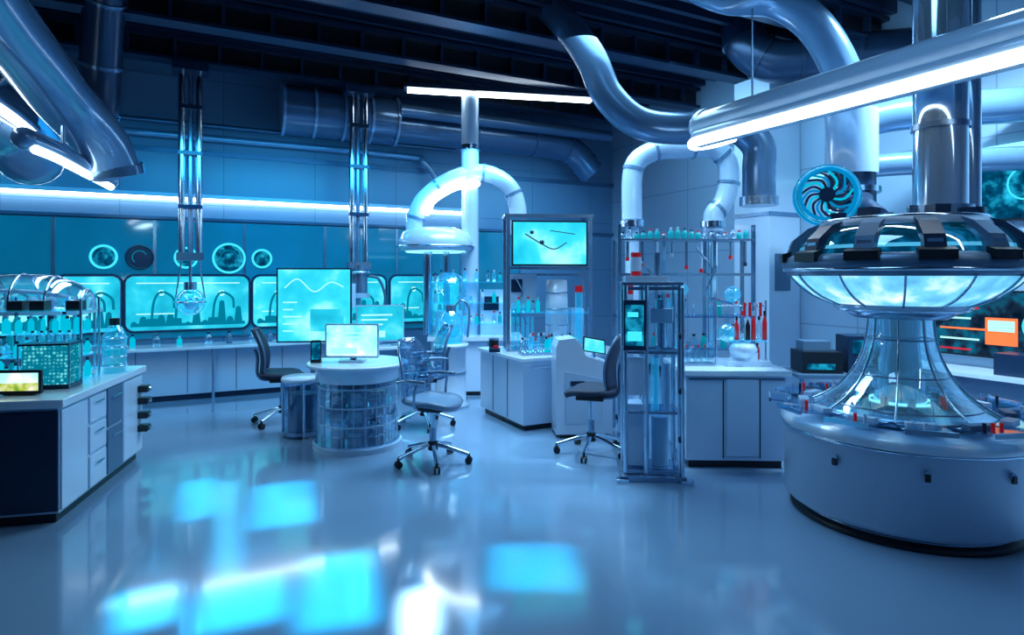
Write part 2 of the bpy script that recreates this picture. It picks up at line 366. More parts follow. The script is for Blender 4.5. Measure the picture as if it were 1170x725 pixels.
# ------------------------------------------------------------------ suspended chrome poles
def pole(zb):
    b=MB()
    for dx in(-.10,.10): b.cyl((dx,0,zb),(dx,0,4.46),.042,CHROME)
    b.cyl((0,.06,zb),(0,.06,4.46),.035,STEEL)
    b.box((0,0,4.40),(.42,.3,.1),NAVY); b.box((0,0,zb),(.32,.2,.1),STEEL)
    for z in(2.6,3.3,3.9): b.box((0,0,z),(.28,.1,.05),NAVY)
    return b
b=pole(1.95); b.cyl((0,0,1.95),(0,0,1.62),.02,CHROME); b.sphere((0,0,1.36),.18,GLC,24)
b.cyl((0,0,1.52),(0,0,1.62),.08,CHROME); b.sphere((0,0,1.33),.08,CHROME,16); b.torus((0,0,1.36),.185,.012,CHROME)
b.cyl((-.1,0,1.92),(-.17,0,1.4),.01,CHROME,n=8);b.cyl((.1,0,1.92),(.17,0,1.4),.01,CHROME,n=8)
b.obj('suspended_sensor_column',(-4.2,8.0,0),RA)
b=pole(1.85); b.cyl((0,0,1.85),(0,0,1.45),.13,STEEL); b.cyl((0,0,1.45),(0,0,1.38),.16,WHITE); b.box((-.22,-.05,1.42),(.28,.2,.34),WHITE2); b.cyl((0,0,1.38),(0,0,1.2),.04,CHROME)
b.torus((0,0,1.75),.15,.02,CHROME); b.tube([(.13,0,1.7),(.3,0,1.65),(.38,-.05,1.4),(.36,-.05,1.2)],.02,GREY,8)
b.obj('suspended_robot_column',(-2.25,8.99,0),RA)

# ------------------------------------------------------------------ swivel chairs
def chair(loc,rz,seat,back,z0=.5,bh=.5,arms=False,frame=STEEL):
    b=MB()
    for i in range(5):
        a=2*pi*i/5+.3; c,s=math.cos(a),math.sin(a)
        b.tube([(0,0,.17),(.12*c,.12*s,.15),(.33*c,.33*s,.085)],.02,CHROME,8,3)
        b.cyl((.33*c,.33*s,.10),(.33*c,.33*s,.05),.012,BLACK,n=8)
        for q in(-.018,.018): b.cyl((.33*c-q*s-.008*s,.33*s+q*c+.008*c,.032),(.33*c-q*s+.008*s,.33*s+q*c-.008*c,.032),.032,BLACK,n=14)
    b.cyl((0,0,.12),(0,0,.2),.045,BLACK); b.cyl((0,0,.2),(0,0,z0-.06),.022,CHROME); b.cyl((0,0,.2),(0,0,.32),.032,STEEL)
    b.box((0,0,z0-.06),(.26,.2,.04),BLACK)
    def sf(u,v):
        x=(u-.5)*2; y=(v-.5)*2
        k=1-.16*abs(x)**3*abs(y)**2
        return (.25*x*k*(1-.08*y*y), .25*y*k*(1-.10*x*x), z0-.005+.02*y*y-.04*max(0,x)**3+.02*max(0,-x)**2)
    b.sheet(sf,10,10,seat,.05)
    def bf(u,v):
        z=v*bh; y=(u-.5)*2
        w=(.16+.09*math.sin(pi*min(1,(v*.8+.15))))*(1-.25*max(0,v-.85)/.15)
        return (-.235-.10*v+.05*math.sin(pi*v)+.06*y*y, y*w, z0+.05+z)
    b.sheet(bf,10,12,back,.022)
    b.tube([(-.02,0,z0-.06),(-.2,0,z0-.05),(-.27,0,z0+.02),(-.27,0,z0+.2),(-.30,0,z0+.3)],.018,frame,8)
    b.tube([bf(0,.02+j/10*.96) for j in range(11)],.011,frame,8,2); b.tube([bf(1,.02+j/10*.96) for j in range(11)],.011,frame,8,2)
    b.tube([bf(i/8,1) for i in range(9)],.011,frame,8,2)
    if back is GLM:
        for v in [k/9 for k in range(1,9)]: b.tube([bf(i/6,v) for i in range(7)],.004,frame,5,1)
    if arms:
        for q in(-1,1):
            b.tube([(-.05,q*.2,z0-.04),(-.03,q*.28,z0),(-.02,q*.29,z0+.12),(.0,q*.28,z0+.2)],.012,frame,8)
            b.tube([(-.2,q*.28,z0+.2),(-.1,q*.285,z0+.215),(.08,q*.28,z0+.21)],.02,frame,8)
    return b.obj('swivel_chair',loc,rz)
chair((-.72,5.58,0),math.radians(-22),SEATG,GLM,.56,.50,True,STEEL)
chair((.76,5.88,0),math.radians(162),FABRIC,FABRIC,.60,.50,False,GREY)
chair((-2.66,7.1,0),math.radians(16),FABRIC,FABRIC,.56,.48,False,GREY)
chair((-1.00,6.95,0),math.radians(200),GLM,GLM,.58,.5,True,GREY)

# ------------------------------------------------------------------ cylindrical workstation
b=MB()
b.cyl((0,0,0),(0,0,.05),.44,WHITE,n=40); b.cyl((0,0,.05),(0,0,.07),.42,CHROME,n=40)
for z in(.25,.43,.61): b.cyl((0,0,z),(0,0,z+.015),.38,GLM,n=40); b.torus((0,0,z),.385,.010,WHITE2)
for i in range(22):
    a=2*pi*i/22; b.cyl((.385*math.cos(a),.385*math.sin(a),.06),(.385*math.cos(a),.385*math.sin(a),.80),.006,WHITE2,n=6)
b.cyl((0,0,.05),(0,0,.8),.10,WHITE)
b.lathe([(.40,.07),(.40,.78)],GL,n=40)
for z in(.34,.16,.52,.70): b.torus((0,0,z),.388,.004,STEEL)
for z in(.07,.265,.445,.625):
    for i in range(7):
        a=i*.9+z*5; b.bx(.22*math.cos(a)-.05,.22*math.cos(a)+.05,.22*math.sin(a)-.05,.22*math.sin(a)+.05,z,z+random.uniform(.05,.12),random.choice([WHITE2,WHITE,WHITE,GREY]))
b.lathe([(.385,.66),(.41,.67),(.41,.80)],WHITE2,n=48)
b.cyl((0,0,.80),(0,0,.84),.48,TOPM,n=48); b.torus((0,0,.82),.48,.02,WHITE2,n=48)
b.obj('cylindrical_workstation',(-1.56,6.2,0),0)
def monitor(name,loc,rz,w,h,mat,z,fr=BLACK,stand=True,base=None):
    b=MB(); b.prism(rrect(-w/2,w/2,z,z+h,.015),0,.03,fr); b.prism(rrect(-w/2+.015,w/2-.015,z+.02,z+h-.015,.01),-.003,.002,mat)
    b.prism(rrect(-w/4,w/4,z+.1*h,z+.8*h,.02),.03,.055,fr)
    if stand:
        b.box((0,.06,z*.5+h*.15),(.06,.025,z+h*.3),fr); b.box((0,.04,.008),(base or w*.45,.18,.016),fr)
    b.prism(rrect(-w*.4,w*.1,z+h*.12,z+h*.3,.005),-.006,-.003,LEDB)
    for k in range(3): b.prism(rrect(-w*.4,w*(.05+.1*k),z+h*(.45+.13*k),z+h*(.49+.13*k),.003),-.005,-.003,LSIL)
    return b.obj(name,loc,rz)
monitor('desktop_monitor',(-1.60,6.12,.842),math.radians(-2),.54,.34,SCR_W,.04,WHITE)
b=MB(); b.prism(rrect(-.05,.05,0,.22,.015),0,.03,BLACK); b.prism(rrect(-.04,.04,.03,.2,.01),-.003,0,SCR_D); b.box((0,.03,.01),(.1,.1,.02),BLACK); b.obj('desk_phone',(-1.94,6.06,.842),.2)
b=MB(); b.cyl((0,0,.03),(0,0,.07),.21,STEEL,n=32); b.lathe([(.19,.07),(.19,.58)],GLM,n=32); b.cyl((0,0,.07),(0,0,.45),.15,GREY,n=24)
b.lathe([(.0,.58),(.21,.58),(.22,.60),(.21,.63),(.0,.63)],WHITE2,n=32)
for i in range(4):
    a=i*pi/2+.4; b.cyl((.2*math.cos(a),.2*math.sin(a),0),(.2*math.cos(a),.2*math.sin(a),.6),.013,CHROME,n=8)
b.obj('acrylic_waste_bin',(-2.24,6.55,0))
b=MB(); b.bx(-.46,.46,0,.05,.86,1.80,NAVY); b.bx(-.44,.44,-.006,.0,.88,1.78,SCR_B); b.box((0,.1,.9),(.12,.06,1.8),GREY); b.box((0,.08,.02),(.6,.4,.04),GREY)
for i in range(5): b.bx(-.38,-.38+.12+.05*(i%3),-.010,-.006,1.0+i*.09,1.015+i*.09,LSIL)
b.bx(-.05,.36,-.010,-.006,1.0,1.28,SCR_C); b.tube([(-.36,-.01,1.55),(-.2,-.01,1.66),(0,-.01,1.5),(.2,-.01,1.62),(.36,-.01,1.56)],.007,LSIL,5)
b.obj('freestanding_display',(-2.50,7.75,0),math.radians(8))
b=MB(); b.bx(-.42,.42,-.22,.22,.70,.74,TOPM)
for x in(-.38,.38):
    for y in(-.18,.18): b.cyl((x,y,0),(x,y,.7),.018,CHROME,n=8)
b.bx(-.3,.1,-.2,.2,.3,.32,STEEL); b.obj('side_table',(-1.86,8.42,0),RA,.006)
monitor('desktop_monitor',(-1.80,8.38,.742),math.radians(14),.64,.50,SCR_C,.06,WHITE)
b=MB(); b.lathe([(0,0),(.24,0),(.24,.04),(.20,.08),(.20,.74),(.23,.78),(.23,.82),(0,.82)],WHITE2,n=32); b.lathe([(.15,.82),(.17,.95),(.16,1.15),(.08,1.24)],GLC,n=24); b.cyl((0,0,.83),(0,0,1.0),.13,GLC); b.cyl((0,0,1.22),(0,0,1.32),.07,STEEL)
b.tube([(.05,0,1.3),(.15,0,1.38),(.24,0,1.25),(.22,0,.9)],.015,STEEL,8); b.torus((0,0,.45),.202,.008,GREY)
b.obj('pump_column',(-.80,8.0,0))

# ------------------------------------------------------------------ left bench
LB=(-3.07,4.18,0); la=math.radians(13.6)
b=MB()
L,D=2.0,1.62
b.bx(-L,-.03,.03,D,.07,.80,WHITE); b.bx(-L,-.06,.06,D-.03,0,.07,BLACK)
b.bx(-L,.01,-.01,D+.02,.80,.86,TOPM)
b.bx(-L,-.03,.012,.03,.09,.78,NAVY)
b.bx(-.03,-.015,.04,.45,.09,.78,WHITE2)
for z0,z1 in((.09,.33),(.35,.56),(.58,.78)): b.bx(-.03,-.012,.48,.78,z0,z1,WHITE2); b.bx(-.012,.008,.56,.70,(z0+z1)/2+.04,(z0+z1)/2+.055,CHROME)
b.bx(-.03,-.012,.81,1.12,.09,.45,GREY); b.bx(-.03,-.012,.81,1.12,.47,.78,GREY); b.bx(-.012,.008,.88,1.05,.70,.715,CHROME);b.bx(-.012,.008,.88,1.05,.38,.395,CHROME)
b.bx(-.03,-.012,1.15,1.6,.09,.78,WHITE2)
for z in(.3,.42,.55,.66): b.box((.02,1.52,z),(.10,.1,.06),BLACK); b.cyl((.02,1.52,z),(.09,1.52,z),.018,CHROME,n=8)
b.obj('lab_bench',LB,la,.008)
def onb(lx,ly): 
    c,s=math.cos(la),math.sin(la); return (LB[0]+lx*c-ly*s,LB[1]+lx*s+ly*c)
p=onb(-.36,.22)
b=MB(); b.prism(rrect(-.15,.15,.005,.175,.012),0,.02,BLACK); b.bx(-.13,.13,-.003,0,.03,.155,SCR_W); b.bx(-.13,.13,-.005,-.003,.03,.085,SCR_G); b.box((0,.05,.006),(.2,.12,.012),BLACK); b.obj('tablet_screen',(*p,.862),math.radians(5))
p=onb(-.66,.26)
b=MB(); b.cyl((0,0,0),(0,0,.13),.05,BLACK); b.cyl((0,0,.13),(0,0,.16),.035,RED); b.cyl((.11,.03,0),(.11,.03,.20),.04,BLACK); b.bottle(-.13,.05,0,.04,.24,BLACK,STEEL); b.obj('reagent_jars',(*p,.862))
b=MB(); w,d,h=.60,.34,.66
for x in(-w/2,w/2):
    for y in(-d/2,d/2): b.cyl((x,y,0),(x,y,h),.010,CHROME,n=8)
for z in(.01,.2,.38,.56): b.bx(-w/2,w/2,-d/2,d/2,z,z+.008,GLC)
for z,n in((.02,9),(.21,8),(.39,7)):
    for i in range(n):
        for j in range(2):
            x=-w/2+.05+i*(w-.1)/(n-1); b.bottle(x,-d/2+.1+j*.15,z,random.uniform(.016,.03),random.uniform(.1,.16),random.choice([LIQ,LIQ,LIQ2,GLC]),random.choice([BLACK,NAVY,WHITE,STEEL]))
for x in(-.2,-.05,.2): b.box((x,0,.60),(.1,.12,.08),BLACK)
p=onb(-.46,.86); b.obj('reagent_rack',(*p,.862),la)
def gridmat():
    m,nt,out=_new('cell_grid'); tc=nt.nodes.new('ShaderNodeTexCoord'); v=nt.nodes.new('ShaderNodeTexVoronoi'); v.inputs['Scale'].default_value=38; v.inputs['Randomness'].default_value=.35
    nt.links.new(tc.outputs['Object'],v.inputs['Vector']); r=nt.nodes.new('ShaderNodeValToRGB'); r.color_ramp.elements[0].color=(.2,.95,1,1); r.color_ramp.elements[0].position=.15; r.color_ramp.elements[1].color=(0,.16,.25,1); r.color_ramp.elements[1].position=.55
    nt.links.new(v.outputs['Distance'],r.inputs[0]); e=nt.nodes.new('ShaderNodeEmission'); e.inputs[1].default_value=1.2; nt.links.new(r.outputs[0],e.inputs[0]); nt.links.new(e.outputs[0],out.inputs[0]); return m
GRID=gridmat()
b=MB(); b.bx(-.15,.15,-.09,.09,.03,.32,GRID); b.bx(-.17,.17,-.11,.11,0,.03,NAVY); b.bx(-.17,.17,-.11,.11,.32,.335,NAVY)
for x in(-.165,.165):
    for y in(-.105,.105): b.cyl((x,y,0),(x,y,.34),.006,CHROME,n=6)
for i in range(5): b.bottle(-.12+i*.06,0,.335,.02,.09,GLC,BLACK)
p=onb(-.30,.54); b.obj('cell_culture_block',(*p,.862),la)
b=MB(); b.lathe([(.0,0),(.09,0),(.095,.3),(.06,.38),(.03,.42)],GLC,n=20); b.cyl((0,0,.01),(0,0,.2),.085,LIQ2,n=20); b.cyl((0,0,.41),(0,0,.47),.04,BLACK)
for i in range(4): b.torus((0,0,.06+.08*i),.095,.006,CHROME)
p=onb(-.11,1.22); b.obj('glass_bioreactor',(*p,.862))
b=MB()
def dome(u,v):
    a=pi*v; x=(u-.5)*1.0; r=.26*(1-.5*abs(2*u-1)**3)
    return (x,-r*math.cos(a),.55+r*1.15*math.sin(a))
b.sheet(dome,16,14,GL,.01)
for u in(.02,.25,.5,.75,.98): b.tube([dome(u,j/10) for j in range(11)],.012,CHROME,8,2)
b.bx(-.5,.5,-.25,.25,.51,.55,WHITE2)
for x in(-.46,.46):
    for y in(-.2,.2): b.cyl((x,y,0),(x,y,.52),.014,CHROME,n=8)
b.bx(-.48,.48,-.22,.22,.2,.215,GLC); b.bx(-.48,.48,-.22,.22,.0,.015,GLC)
for i in range(10): b.bottle(-.4+i*.085,-.1,.215,.028,random.uniform(.12,.2),random.choice([GLC,LIQ,LIQ2,GL]),random.choice([BLACK,WHITE,NAVY]))
for i in range(9): b.bottle(-.4+i*.09,-.1,.015,.028,random.uniform(.1,.16),random.choice([GLC,LIQ,LIQ2,GL]),random.choice([BLACK,WHITE,NAVY]))
for i in range(6): b.sphere((-.36+i*.14,0,.61),.05,random.choice([GLC,GREY,WHITE]),12)
b.tube([(-.4,0,.63),(-.2,-.1,.71),(.1,.1,.69),(.4,0,.63)],.02,WHITE2,8)
p=onb(-.84,1.33); b.obj('glass_isolator',(*p,.862),la)

# ------------------------------------------------------------------ centre island
IS=(.124,6.69,0)
def isl(lx,ly): 
    c,s=math.cos(RA),math.sin(RA); return (IS[0]+lx*c-ly*s,IS[1]+lx*s+ly*c)
b=MB(); b.bx(0,1.5,0,1.15,.06,.76,WHITE2); b.bx(.04,1.46,.04,1.1,0,.06,BLACK); b.bx(-.03,1.53,-.03,1.18,.76,.80,TOPM)
for x in(.48,.96): b.bx(x,x+.01,-.006,.01,.08,.75,NAVY)
for y in(.38,.77): b.bx(-.006,.01,y,y+.01,.08,.75,NAVY)
for x in(.1,.58): b.bx(x,x+.25,-.02,-.005,.68,.695,CHROME)
b.obj('island_bench',IS,RA,.006)
b=MB()
for x in(-.5,.5):
    for y in(-.18,.22): b.bx(x-.022,x+.022,y-.022,y+.022,0,1.62,STEEL)
b.bx(-.54,.54,-.2,.24,1.60,1.64,STEEL); b.bx(-.5,.5,.2,.24,.9,.93,STEEL); b.bx(-.5,.5,-.2,-.17,.98,1.01,STEEL)
b.bx(-.46,.46,-.22,-.18,1.02,1.56,BLACK); b.bx(-.44,.44,-.226,-.22,1.04,1.54,SCR_B)
b.tube([(-.3,-.235,1.4),(-.1,-.235,1.28),(.05,-.235,1.22),(.2,-.235,1.3)],.008,NAVY,6); b.sphere((-.1,-.235,1.3),.03,NAVY,12); b.sphere((-.22,-.235,1.42),.025,NAVY,12)
b.tube([(.0,-.235,1.44),(.15,-.235,1.42),(.3,-.235,1.40)],.006,NAVY,6)
b.bx(-.5,.5,-.16,.2,.45,.46,GLC); b.bx(-.52,.52,-.22,.24,0,.02,STEEL)
b.lathe([(.0,.02),(.14,.02),(.14,.5),(.13,.85),(.0,.86)],WHITE2,(.12,0,.0),24)
b.bx(-.46,-.12,.05,.2,.5,.92,WHITE); b.bx(-.44,-.3,.04,.05,.7,.86,NAVY); b.bx(.30,.46,.0,.18,.02,.5,WHITE2)
for z in(.1,.3,.5,.7): b.torus((.12,0,z),.142,.006,STEEL)
for i in range(6): b.bottle(-.42+i*.06,-.05,.46,.025,random.uniform(.1,.2),random.choice([GLC,LIQ,GL]),random.choice([WHITE,BLACK,RED]))
for i in range(5): b.cyl((-.42+i*.06,0,.02),(-.42+i*.06,0,.4),.018,GLC,n=10)
b.tube([(-.4,0,.9),(-.3,.05,.7),(-.35,0,.5),(-.25,0,.3)],.012,STEEL,8); b.cyl((.38,-.08,.02),(.38,-.08,.7),.045,GLC); b.cyl((.38,-.08,.7),(.38,-.08,.78),.05,RED)
p=isl(.66,.62); b.obj('instrument_frame_with_display',(*p,.80),math.radians(6))
b=MB(); b.bx(-.36,.36,-.1,.1,0,.03,STEEL)
for i in range(11):
    for j in range(2): b.bottle(-.32+i*.064,-.05+j*.1,.03,.026,random.uniform(.14,.22),random.choice([GL,GLC,LIQ,GL]),random.choice([WHITE2,WHITE2,NAVY,RED]))
b.bx(-.36,.36,-.105,-.095,.07,.08,CHROME); p=isl(.46,.20); b.obj('bottle_tray',(*p,.80),math.radians(14))
b=MB(); b.cyl((0,0,0),(0,0,.12),.06,BLACK); b.cyl((0,0,.12),(0,0,.14),.064,STEEL); b.bx(-.05,.08,-.25,-.09,0,.04,NAVY); b.cyl((.03,-.17,.04),(.03,-.17,.07),.03,RED); b.obj('sample_canister',(*isl(.05,.86),.80))
b=MB(); poly=[(-.30,.04),(-.30,.95),(-.27,1.03),(-.10,1.05),(-.04,.98),(.02,.86),(.28,.78),(.30,.72),(.30,.04)]
b.prism(poly,0,.36,WHITE2); b.prism([(-.26,0),(-.26,.06),(.26,.06),(.26,0)],.02,.34,BLACK)
b.prism([(-.2,.15),(-.2,.7),(.2,.62),(.2,.15)],-.008,.0,WHITE)
b.prism([(.0,.90),(.005,1.06),(.24,1.02),(.25,.86)],.1,.13,BLACK); b.prism([(.015,.91),(.02,1.045),(.23,1.005),(.235,.875)],.094,.1,SCR_B)
b.cyl((.12,.12,.80),(.12,.12,.9),.02,STEEL); b.cyl((.1,-.004,.5),(.1,-.02,.5),.03,LEDC,n=14); b.bx(-.15,0,-.015,-.004,.55,.6,NAVY)
b.obj('analyzer_console',(.76,6.42,0),math.radians(4),.02)

# ------------------------------------------------------------------ arched extraction hood (rear)
b=MB()
b.cyl((0,0,2.55),(0,0,4.46),.13,PIPEW,n=24); b.cyl((0,0,3.55),(0,0,3.62),.16,CHROME,n=24);b.cyl((0,0,4.38),(0,0,4.46),.2,STEEL,n=24)
b.tube([(.72,0,2.3),(.70,0,2.75),(.55,0,3.05),(.20,0,3.22),(-.25,0,3.13),(-.65,0,2.85),(-.80,0,2.55),(-.82,0,2.35)],.13,PIPEW,18,8,12,DUCTL)
b.tube([(.10,-.16,3.04),(-.22,-.16,2.98),(-.52,-.16,2.80),(-.62,-.16,2.62)],.05,LED,12,6,round_ends=True)
b.lathe([(.0,2.38),(.30,2.40),(.48,2.33),(.55,2.20),(.55,2.10),(.50,2.06),(.0,2.06)],PIPEW,(-.5,-.05,0),36)
b.torus((-.5,-.05,2.12),.555,.02,CHROME); b.torus((-.5,-.05,2.06),.42,.02,LEDB)
b.cyl((-.62,0,.84),(-.62,0,2.1),.07,CHROME); b.cyl((-.35,.1,.84),(-.35,.1,2.1),.05,CHROME); b.cyl((0,0,2.55),(0,0,.84),.13,PIPEW)
b.lathe([(.22,.84),(.25,1.0),(.25,1.55),(.18,1.7),(.08,1.75)],GLC,(-.3,-.2,0),24); b.cyl((-.3,-.2,.86),(-.3,-.2,1.2),.2,WHITE2)
b.bx(.15,.6,-.1,.25,.84,1.5,WHITE2); b.bx(.2,.42,-.11,-.1,1.2,1.4,NAVY)
for z in(1.0,1.3,1.6): b.bx(-.55,.6,-.22,.2,z,z+.015,GLC)
for z in(1.015,1.315,1.615):
    for i in range(13):
        if random.random()<.7: b.bottle(-.5+i*.085,-.15,z,.028,random.uniform(.1,.2),random.choice([GLC,LIQ,LIQ2,GL,WHITE]),random.choice([WHITE,BLACK,NAVY,RED]))
b.bx(-.6,.75,-.4,.35,.78,.84,TOPM); b.bx(-.55,.7,-.35,.3,.06,.78,WHITE2); b.bx(-.5,.66,-.3,.27,0,.06,BLACK)
for x in(-.15,.25): b.bx(x,x+.01,-.356,-.35,.08,.76,NAVY)
b.obj('extraction_hood_station',(-.62,9.05,0),math.radians(4))
b=MB(); b.M=Matrix.Translation((0,0,.22))
b.tube([(-.80,0,2.2),(-.80,0,2.75),(-.72,0,3.0),(-.45,0,3.14),(-.1,0,3.16),(.25,0,3.18),(.46,0,3.02),(.50,0,2.75),(.42,0,2.45),(.30,0,2.3),(.28,0,2.05)],.135,PIPEW,18,7,10,DUCTL)
for x in(-.80,.28): b.cyl((x,0,2.12),(x,0,2.2),.16,CHROME)
b.M=Matrix(); b.cyl((-.8,0,0),(-.8,0,2.35),.09,PIPEW); b.cyl((.28,0,0),(.28,0,2.3),.06,CHROME)
b.obj('pipe_arch',(2.38,8.1,0),math.radians(3))
px,py=W(S1-.31,-4.0)
b=MB(); b.bx(-.30,.30,-.3,.3,0,4.4,WHITE2); b.bx(-.305,.305,-.31,.31,2.5,2.56,STEEL); b.bx(-.2,.1,-.312,-.30,1.5,2.0,GREY); b.bx(-.305,.305,-.31,.31,0,.1,NAVY); b.obj('service_pier',(px,py,0),RA,.01)

# ------------------------------------------------------------------ tall instrument cabinet (open frame)
b=MB(); w,d,h=.44,.32,1.62
for x in(0,.17,w):
    for y in(0,d): b.cyl((x,y,0),(x,y,h),.02,CHROME,n=12)
for z in(.06,.55,1.05,1.58): b.bx(0,w,-.008,.008,z,z+.025,STEEL); b.bx(0,w,d-.008,d+.008,z,z+.025,STEEL); b.bx(-.008,.008,0,d,z,z+.03,STEEL); b.bx(w-.008,w+.008,0,d,z,z+.03,STEEL)
for z in(.08,.55,1.05): b.bx(.02,w-.02,.02,d-.02,z,z+.012,GLM)
b.bx(.19,w-.03,.0,.006,.1,1.56,GL)
b.bx(.02,.15,.06,d-.05,.10,.62,WHITE); b.bx(.02,.15,.02,.05,.7,1.02,WHITE2)
b.bx(-.02,.16,-.035,-.02,1.08,1.50,NAVY); b.bx(-.005,.145,-.04,-.035,1.12,1.46,SCR_D); b.bx(.01,.10,-.044,-.04,1.36,1.40,LEDC); b.bx(.01,.13,-.044,-.04,1.16,1.24,LEDC)
b.cyl((.30,.16,.09),(.30,.16,.5),.07,WHITE); b.cyl((.26,.16,.56),(.26,.16,1.0),.035,GLC); b.cyl((.36,.16,.56),(.36,.16,.95),.03,WHITE); b.cyl((.31,.16,1.06),(.31,.16,1.5),.05,CHROME); b.bx(.22,.40,.1,.25,1.3,1.42,WHITE)
b.bx(-.03,w+.03,-.03,d+.03,1.62,1.65,STEEL); b.bx(0,w*.8,.02,d-.02,1.65,1.70,WHITE2); b.cyl((.1,.16,1.70),(.1,.16,1.9),.045,RED); b.cyl((.1,.16,1.74),(.1,.16,1.86),.048,WHITE2); b.cyl((.28,.16,1.70),(.28,.16,1.9),.03,GREY)
b.bx(-.05,w+.05,-.06,d+.03,.0,.05,STEEL); b.bx(w,w+.1,-.10,-.03,.0,.03,CHROME); b.bx(-.08,.02,-.10,-.03,.0,.03,CHROME)
b.cyl((w+.02,-.04,.04),(w+.02,-.04,1.6),.016,CHROME); b.cyl((.17,-.03,.4),(.17,-.03,1.3),.010,CHROME)
for q in(.35,.75,1.2): b.box((w+.01,-.03,q),(.05,.04,.04),NAVY)
b.obj('instrument_cabinet',(.95,5.12,0),math.radians(-6),.003)

# ------------------------------------------------------------------ right desk
RB=(1.54,5.42,0); ra=math.radians(-2)
b=MB(); b.bx(0,.88,0,.80,.07,.82,WHITE2); b.bx(.03,.85,.04,.76,0,.07,BLACK); b.bx(-.03,.91,-.04,.83,.82,.87,TOPM)
b.bx(.32,.332,-.006,.01,.09,.80,NAVY); b.bx(.64,.652,-.006,.01,.09,.80,NAVY); b.bx(.35,.63,-.012,0,.11,.79,WHITE2)
b.bx(.02,.86,-.01,0,.78,.80,GREY)
b.obj('lab_bench',RB,ra,.006)
b=MB(); b.bx(-.2,.2,-.12,.12,0,.05,WHITE2); b.cyl((0,0,.05),(0,0,.12),.12,WHITE2); b.lathe([(.0,.05),(.1,.08),(.13,.15),(.1,.2),(.0,.21)],WHITE2,(-.02,-.02,.0),20)
b.sphere((-.16,0,.30),.085,GLC,18); b.cyl((-.16,0,.37),(-.16,0,.5),.02,GL,n=10)
b.cyl((.22,.05,0),(.22,.05,.6),.01,CHROME,n=8); b.cyl((-.25,.05,0),(-.25,.05,.6),.01,CHROME,n=8); b.cyl((-.25,.05,.55),(.22,.05,.55),.008,CHROME,n=8); b.cyl((-.25,.05,.24),(.22,.05,.24),.008,CHROME,n=8)
b.bx(-.1,.2,-.06,.08,.22,.235,GLC)
for i,(m,cp) in enumerate([(RED,BLACK),(GL,RED),(BLACK,WHITE),(RED,WHITE),(GL,BLACK),(RED,BLACK)]): b.bottle(-.08+i*.052,-.02,.235,.022,.22+.05*(i%2),m,cp)
for i in range(5): b.bottle(-.1+i*.06,.05,.05,.022,.15,random.choice([RED,GL,LIQ]),BLACK)
for i in range(4): b.cyl((.02+i*.05,.05,.45),(.02+i*.05,.05,.58),.014,random.choice([RED,WHITE,BLACK]),n=8)
b.obj('distillation_stand',(2.17,5.72,.87),0)
b=MB(); b.bx(-.14,.14,-.08,.08,0,.02,STEEL); b.bx(-.13,.13,-.05,-.03,.02,.22,GL)
for i in range(4): b.bottle(-.1+i*.06,.02,.02,.02,.16,GL,random.choice([RED,WHITE]))
b.obj('test_tube_rack',(1.74,5.75,.87),.1)
b=MB(); w=1.46
for x in(-w/2,-.25,.3,w/2):
    b.bx(x-.018,x+.018,-.018,.018,0,2.25 if abs(x)>.5 else 2.12,CHROME); b.bx(x-.018,x+.018,.28,.31,0,2.12,STEEL)
for z in(.9,1.25,2.08): b.bx(-w/2,w/2,-.03,.32,z,z+.02,GLM if z<2 else STEEL)
b.bx(-w/2,w/2,-.03,-.02,1.7,1.73,STEEL)
for i in range(19): b.bottle(-.68+i*.075,.05,2.10,.03,random.uniform(.06,.13),random.choice([LIQ2,LIQ2,GL,LIQ2]),random.choice([RED,WHITE,NAVY,NAVY]))
for i in range(15):
    if i%3: b.bottle(-.66+i*.094,.05,1.27,.03,random.uniform(.12,.24),random.choice([LIQ2,GL,GL,GL,GLC]),random.choice([RED,WHITE,NAVY]))
for i in range(13): b.bottle(-.66+i*.108,.05,.92,.035,random.uniform(.14,.26),random.choice([GLC,LIQ2,GL,WHITE]),random.choice([RED,WHITE,NAVY]))
for i in range(9):
    x=-.64+i*.16; L=random.uniform(.12,.3); b.cyl((x,0,2.07),(x,0,2.07-L),.016,random.choice([WHITE2,CHROME,GREY]),n=10); b.cyl((x,0,2.07-L),(x,0,2.03-L),.02,random.choice([RED,NAVY,RED,WHITE]),n=10)
b.tube([(-.6,-.03,1.95),(-.4,-.1,1.7),(-.45,-.05,1.45),(-.3,0,1.3)],.012,STEEL,8); b.tube([(.1,-.03,2.0),(.25,-.1,1.75),(.2,-.05,1.5),(.5,0,1.4)],.012,STEEL,8)
b.sphere((.5,.0,1.5),.09,GLC,16); b.sphere((-.05,.0,1.55),.07,GLC,16); b.cyl((-.6,.1,.92),(-.6,.1,1.6),.045,RED,n=14); b.cyl((-.6,.1,1.0),(-.6,.1,1.5),.047,WHITE2,n=14)
b.obj('reagent_shelf',(1.88,6.60,0),math.radians(2))
b=MB(); b.bx(-.5,.5,-.3,.3,.66,.70,GREY)
for x in(-.45,.45):
    for y in(-.25,.25): b.cyl((x,y,0),(x,y,.66),.02,STEEL,n=8)
b.bx(-.4,.4,-.25,.25,.15,.17,STEEL); b.bx(-.42,-.02,-.2,.15,.70,.92,BLACK); b.bx(-.38,-.1,-.205,-.2,.74,.80,SCR_D); b.bx(.05,.4,-.15,.15,.70,1.08,NAVY); b.bx(.09,.36,-.156,-.15,.9,1.04,SCR_D); b.bx(-.38,-.1,-.1,.1,.92,1.02,GREY); b.bx(-.3,.2,-.2,.2,.17,.5,NAVY)
b.obj('instrument_cart',(3.42,6.45,0),math.radians(-5),.006)

